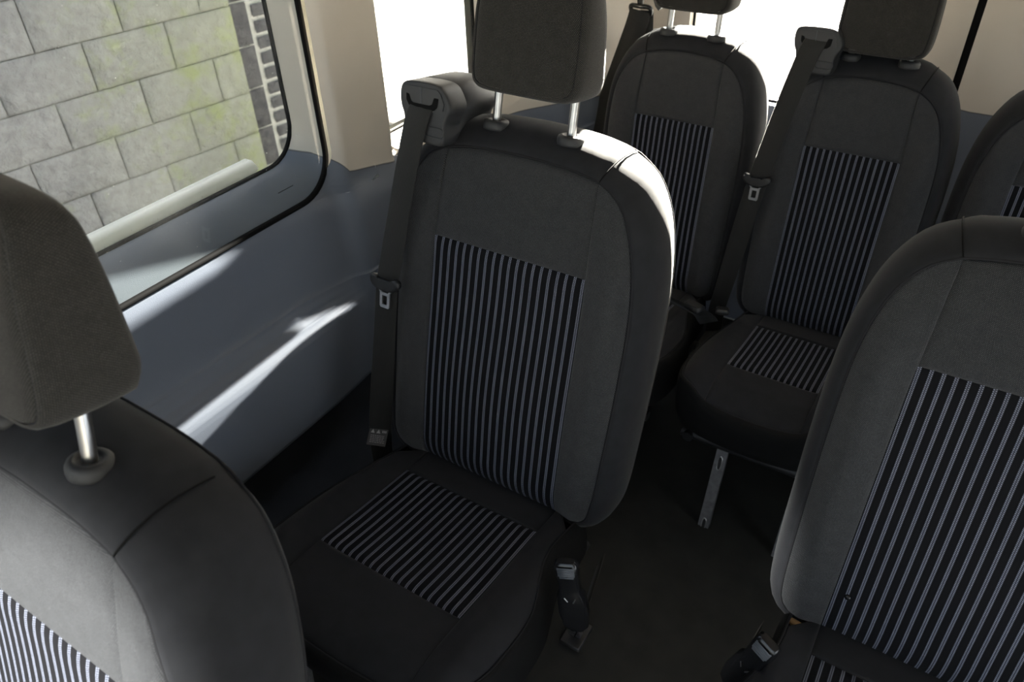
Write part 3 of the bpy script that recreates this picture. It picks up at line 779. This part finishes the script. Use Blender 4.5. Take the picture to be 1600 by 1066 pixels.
# ------------------------------------------------------------------ floor, ceiling, right wall, rear doors, front
def slab(name, lo, hi, mat, kind='structure', parent=None, **k):
    c = [(a+b)/2 for a, b in zip(lo, hi)]; s = [b-a for a, b in zip(lo, hi)]
    o = MB().box(c, s, .02).build(name, mat, parent, smooth=False)
    if not parent: o['kind'] = kind
    for a, b in k.items(): o[a] = b
    return o
slab('floor', (-.60, -1.52, -.05), (1.66, 1.45, 0), M['floor'])
slab('ceiling', (-.60, -1.52, ZT), (1.66, 1.45, ZT+.04), M['beige'])
wall_right = bpy.data.objects.new('wall_right', None); col.objects.link(wall_right); wall_right['kind'] = 'structure'
XR = 1.56
wr = [rrect(-.05, 1.10, .95, 1.52, .08)]
skin('side_panel', wr, XR, -1.50, 1.43, 0, ZT, M['trim'], wall_right)
skin('outer_skin', wr, XR+.05, -1.50, 1.43, -.25, ZT+.05, M['white_paint'], wall_right)
for i, l in enumerate(wr):
    w = bpy.data.objects.new('window_%d' % (3+i), None); col.objects.link(w); w['kind'] = 'structure'
    MB().tube(loop_at(l, XR-.002), .006, 6, closed=True).build('inner_seal', M['rubber'], w)
    MB().cap(loop_at(l, XR+.02)).build('pane', M['clear'], w, smooth=False)
    lb = MB()
    a, b = [Vector((XR, y, z)) for y, z in l], [Vector((XR+.05, y, z)) for y, z in l]; lb.grid([a, b], closed_u=True).build('window_reveal', M['trim'], w)

YD = 1.38
CX = .533            # gap between the two rear doors
def door(name, x0, x1, wx0, wx1, wz0, wz1):
    d = bpy.data.objects.new(name, None); col.objects.link(d); d['kind'] = 'structure'
    loop = rrect(wx0, wx1, wz0, wz1, .05)
    hy = lambda x, z: YD
    tmp = wall_ring(loop, x0, x1, .05, ZT, lambda a, b: 0, 8)
    tmp.v = [Vector((v.y, YD-.0+0.012*sst(min(v.y-x0, x1-v.y)/.02)*-1, v.z)) for v in tmp.v]
    tmp.build('door_trim', M['door_trim'], d)
    a = [Vector((x, YD-.012, z)) for x, z in loop]; b = [Vector((x, YD+.05, z)) for x, z in loop]
    MB().grid([a, b], closed_u=True).build('window_reveal', M['door_trim'], d)
    MB().tube([Vector((x, YD+.02, z)) for x, z in loop], .006, 6, closed=True).build('window_seal', M['rubber'], d)
    MB().cap([Vector((x, YD+.02, z)) for x, z in loop]).build('pane', M['clear'], d, smooth=False)
    mb = MB()
    for (xa, xb, za, zb) in ((x0, wx0, -.25, ZT+.05), (wx1, x1, -.25, ZT+.05), (wx0, wx1, -.25, wz0), (wx0, wx1, wz1, ZT+.05)):
        mb.add([(xa, YD+.05, za), (xb, YD+.05, za), (xb, YD+.05, zb), (xa, YD+.05, zb)], [(0, 1, 2, 3)])
    mb.build('outer_skin', M['white_paint'], d, smooth=False)
    return d
door('door_1', -.56, CX-.009, -.178, .285, .80, 1.80)
door('door_2', CX+.009, 1.62, .80, 1.30, .80, 1.80)
slab('trim_1', (CX-.010, YD+.004, .0), (CX+.010, YD+.05, ZT), M['rubber'])      # dark seal in the gap between the doors

# front of the cabin, behind the camera: a bulkhead with a tall opening on the left and a lower one on the right
YF = -1.50
wall_front = bpy.data.objects.new('wall_front', None); col.objects.link(wall_front); wall_front['kind'] = 'structure'
MB().box((.53, YF, .225), (2.18, .04, .55), .05).build('bulkhead', M['lower'], wall_front, smooth=False)
win5 = bpy.data.objects.new('window_4', None); col.objects.link(win5); win5['kind'] = 'structure'
MB().add([(-.56, YF, .50), (1.62, YF, .50), (1.62, YF, ZT), (-.56, YF, ZT)], [(0, 1, 2, 3)]).build('pane', M['clear'], win5, smooth=False)

portal('portal_front', (.53, YF-.01, 1.18), (2.18, 1.36), (0, 1, 0))
portal('portal_rear_a', (.053, YD+.06, 1.3), (.48, 1.02), (0, -1, 0)); portal('portal_rear_b', (1.05, YD+.06, 1.3), (.52, 1.02), (0, -1, 0))
portal('portal_left_a', (-.60, -.65, 1.26), (.62, 1.70), (1, 0, 0)); portal('portal_left_b', (-.60, .59, 1.2), (.66, .46), (1, 0, 0))
portal('portal_right', (XR+.06, .525, 1.235), (.60, 1.17), (-1, 0, 0))

# ------------------------------------------------------------------ outside: ground, block wall, brick pier
g_ = slab('ground', (-40, -40, -.75), (40, 60, -.65), M['ground'])
th = .15; wd = Vector((math.sin(th), math.cos(th), 0)); wnrm = Vector((math.cos(th), -math.sin(th), 0)); w0 = Vector((-2.75, 0, 0))
bw = bpy.data.objects.new('block_wall', None); col.objects.link(bw); bw['kind'] = 'structure'
BL, BH = .366, .2025
def wall_pt(d, z, o=0): return w0+wd*d+wnrm*o+Vector((0, 0, z))
def block_mesh(L, H, dep_=.05, seed=0, name='block', mat=None, nu=6, nv=3, rough=.0045):
    rnd = random.Random(seed); us = [0, .006/L]+[i/nu for i in range(1, nu)]+[1-.006/L, 1]; vs_ = [0, .006/H]+[i/nv for i in range(1, nv)]+[1-.006/H, 1]
    rows = []
    for b in vs_:
        r = []
        for a in us:
            ed = min(a, 1-a, b, 1-b) < 1e-6
            r.append(Vector((0, 0, 0))+wd*((a-.5)*L)+Vector((0, 0, (b-.5)*H))+wnrm*((-.002 if ed else rnd.uniform(-rough, rough*.7)+.003)))
        rows.append(r)
    me_o = MB().grid(rows)
    me = bpy.data.meshes.new(name); me.from_pydata([tuple(v) for v in me_o.v], [], me_o.f); me.materials.append(mat)
    for p in me.polygons: p.use_smooth = True
    return me
variants = [block_mesh(BL-.004, BH-.004, seed=i, mat=M['block']) for i in range(7)]
# joint rows (top of ground .. ) z of course boundaries
ztop = .2689+FZ
for kz in range(-4, 7):
    zc = ztop-.2025*kz+.2025/2
    if zc < -.65: continue
    off = .777+(.183 if kz % 2 else 0)
    for kd in range(-10, 5):
        dc = off+BL*kd+BL/2
        if dc+BL/2 > 1.66:                       # cut block at the wall's end
            a_ = dc-BL/2; wl = 1.66-a_
            if wl > .03:
                o = bpy.data.objects.new('block', block_mesh(wl-.004, BH-.004, seed=40+kz, mat=M['block'])); col.objects.link(o); o.parent = bw; o.location = wall_pt(a_+wl/2, zc)
            break
        o = bpy.data.objects.new('block', variants[(kd*3+kz*5) % 7]); col.objects.link(o); o.parent = bw; o.location = wall_pt(dc, zc)
mb = MB(); mb.add([wall_pt(-3.2, -.7, -.012), wall_pt(1.66, -.7, -.012), wall_pt(1.66, 1.75, -.012), wall_pt(-3.2, 1.75, -.012)], [(0, 1, 2, 3)]); mb.build('mortar_bed', M['mortar'], bw, smooth=False)
# top blocks and last column of darker blocks, slightly set back
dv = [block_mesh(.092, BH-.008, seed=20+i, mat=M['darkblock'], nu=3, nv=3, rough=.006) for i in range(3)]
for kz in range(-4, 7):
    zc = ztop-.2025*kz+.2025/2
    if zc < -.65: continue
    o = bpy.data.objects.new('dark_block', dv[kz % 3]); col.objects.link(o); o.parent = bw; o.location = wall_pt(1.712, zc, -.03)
pier = bpy.data.objects.new('brick_pier', None); col.objects.link(pier); pier['kind'] = 'structure'
mb = MB(); mb.add([wall_pt(1.66, -.7, -.045), wall_pt(1.98, -.7, -.045), wall_pt(1.98, 1.75, -.045), wall_pt(1.66, 1.75, -.045)], [(0, 1, 2, 3)]); mb.build('mortar_bed', M['pale_mortar'], pier, smooth=False)
bm_ = block_mesh(.20, .056, seed=50, name='brick', mat=M['darkblock'], nu=3, nv=1, rough=.003)
for k in range(30):
    o = bpy.data.objects.new('brick', bm_); col.objects.link(o); o.parent = pier; o.location = wall_pt(1.885, -.60+.075*k, -.03)

# added unseen building, rear left, shaped to keep the sun off the side windows
nb = bpy.data.objects.new('added_shade_building', None); col.objects.link(nb); nb['kind'] = 'structure'
Rb = Matrix.Rotation(-SUN_AZ, 3, 'Z'); pb = Vector((-2.17, 8, 0))
def bb(x0, x1, y0, y1, z0, z1): return (pb+Rb @ Vector(((x0+x1)/2, (y0+y1)/2, (z0+z1)/2)), (x1-x0, y1-y0, z1-z0))
MB().box(*bb(-7, 0, 0, 6, 4.0, 8.2), .01, Rb).build('shading_upper_floor', M['ground'], nb, smooth=False)
MB().box(*bb(-7.1, .0, -.1, 6.1, 8.2, 8.4), .1, Rb).build('roof_edge', M['block'], nb, smooth=False)
for x in (-6.8, -4.5):
    MB().box(*bb(x-.12, x+.12, .1, .34, -.65, 4.0), .08, Rb).build('column', M['block'], nb, smooth=False)
for x in (-6, -4, -2):
    wf = MB().box(*bb(x-.6, x+.6, -.03, .03, 5.2, 6.8), .05, Rb).build('window', M['white_paint'], nb, smooth=False)
    MB().box(*bb(x-.52, x+.52, -.05, -.02, 5.28, 6.72), .05, Rb).build('pane', M['gloss'], wf, smooth=False)

# ------------------------------------------------------------------ seats
G1 = 'wide seats in the front rows'
seatL = make_seat((-.0613, -.8295, -.0298), 'foreground dark grey seat cut by the left edge, seen from its side', None, .2298, buckles=(), tower=False)
seatM = make_seat((0, 0, 0), 'single dark striped seat in the middle of the picture beside the left wall', None, .2315, buckles=(1,), tag=True)
seatF = make_seat((.8045, .0189, -.0027), 'right foreground striped seat cut by the right edge, across the aisle', None, .3022, tower=False, buckles=())
seatR1 = make_seat((-.0488, .9214, -.0625), 'rear row seat nearest the left wall, headrest raised', 'rear row seats', .1144, kind='narrow', tower=False, buckles=())
seatR2 = make_seat((.386, .9214, -.0625), 'second rear row seat from the left with belt tower and lowered headrest', 'rear row seats', .1144, kind='narrow', tower=True, up=False, buckles=())
seatR3 = make_seat((.82, .9214, -.0625), 'rear row seat cut by the right edge, half hidden by the near seat', 'rear row seats', .1144, kind='narrow', tower=False, up=False, buckles=())
buckle(seatF, -1, True, FZ, (.2125, -.130, .100), (.252, -.125, -.065))
# small black stud on the striped panel of the near right seat and the foam showing under its bolster
fr_ = .3022; PF = lambda u, s, d: Vector((u, s*math.sin(fr_)+d*math.cos(fr_), FZ+s*math.cos(fr_)-d*math.sin(fr_)))
nF = Vector((0, -math.cos(fr_), math.sin(fr_)))
MB().lathe([(.0045, -.002), (.0052, .001), (.0040, .0036), (.0015, .0046)], PF(-.132, .088, -.004), nF, 16).build('stud', M['gloss'], seatF)
MB().tube([PF(-.200, -.010, .012), PF(-.185, -.014, .010), PF(-.165, -.012, .012)], [.006, .008, .005], 8).build('foam_edge', M['brassy'], seatF, label='tan foam showing below the bolster')
MB().tube([PF(-.205, -.002, .006), PF(-.208, -.022, .004)], .0016, 6).build('wire_clip', M['chrome'], seatF)
# lap strap across the rear left cushion
def ribbon(mb, pts, wdir, w=.0235, th=.0009):
    sp = spline(pts, 24); rows = []; uv = []; dist = 0
    for i, q in enumerate(sp):
        d = (sp[min(i+1, len(sp)-1)]-sp[max(i-1, 0)]).normalized(); wd_ = Vector(wdir); wd_ = (wd_-d*wd_.dot(d)).normalized(); nn = d.cross(wd_)*th
        dist += 0 if i == 0 else (q-sp[i-1]).length
        rows.append([q-wd_*w-nn, q+wd_*w-nn, q+wd_*w+nn, q-wd_*w+nn]); uv.append([(-w, dist), (w, dist), (w, dist), (-w, dist)])
    return mb.grid(rows, closed_u=True, uv=uv)
L1 = Vector((.0488, -.9214, .0625))
ribbon(MB(), [Vector(p)+L1 for p in [(-.24, .93, .50), (-.16, .85, .505), (-.06, .80, .495), (.05, .765, .485), (.125, .745, .485), (.160, .760, .470), (.172, .80, .42)]], (0, -.55, .8)).build('lap_strap', M['web'], seatR1)
MB().box(Vector((.142, .752, .488))+L1, (.052, .032, .020), .25, Matrix.Rotation(-.35, 3, 'Z')).build('belt_buckle', M['black'], seatR1)
MB().box(Vector((.205, .79, .475))-Vector((.386, .9214, -.0625)), (.034, .024, .016), .25, Matrix.Rotation(.3, 3, 'Z')).build('belt_buckle', M['black'], seatR2)
# belt hung from a guide loop on the rear left pillar
gd = empty('shoulder_belt', (-.262, 1.215, 1.045), 'black shoulder belt hanging from a guide loop on the rear left pillar', 'seat belt')
lp_ = [Vector((.030*math.cos(a), -.012*math.sin(a)-.004, .022*math.sin(a)+.012*(math.cos(a))**2)) for a in [2*PI*i/28 for i in range(28)]]
MB().tube(lp_, .0062, 8, closed=True).build('guide_loop', M['gloss'], gd)
MB().lathe([(.020, 0), (.022, .004), (.020, .014), (.012, .018)], (-.006, .012, .052), (.3, -1, .1), 24).build('anchor_cover', M['black'], gd)
MB().tube([Vector((-.004, .0, .045)), Vector((-.002, -.004, .020))], [.012, .008], 8).build('guide_arm', M['black'], gd)
pc = [(-.202, 1.080), (-.192, 1.070), (-.10, 1.190), (-.10, 1.42), (-.112, 1.425), (-.230, 1.262), (-.235, 1.16)]  # added plate, shaped to keep the reflected light off the side panel
MB().prism(pc, lambda p_: Vector((p_[0]+.262, -.05, p_[1]-1.045)), lambda p_: Vector((p_[0]+.262, .01, p_[1]-1.045))).build('added_shade_plate', M['black'], gd, smooth=False)
ribbon(MB(), [(.000, -.006, .008), (-.010, -.012, -.04), (-.050, -.010, -.16), (-.108, .000, -.33), (-.150, .02, -.48)], (1, .2, .3), .030).build('belt_webbing', M['web'], gd)
ribbon(MB(), [(.014, .002, .008), (.016, .006, -.06), (.018, .008, -.20), (.020, .01, -.50)], (1, .1, 0), .020).build('return_webbing', M['web'], gd)
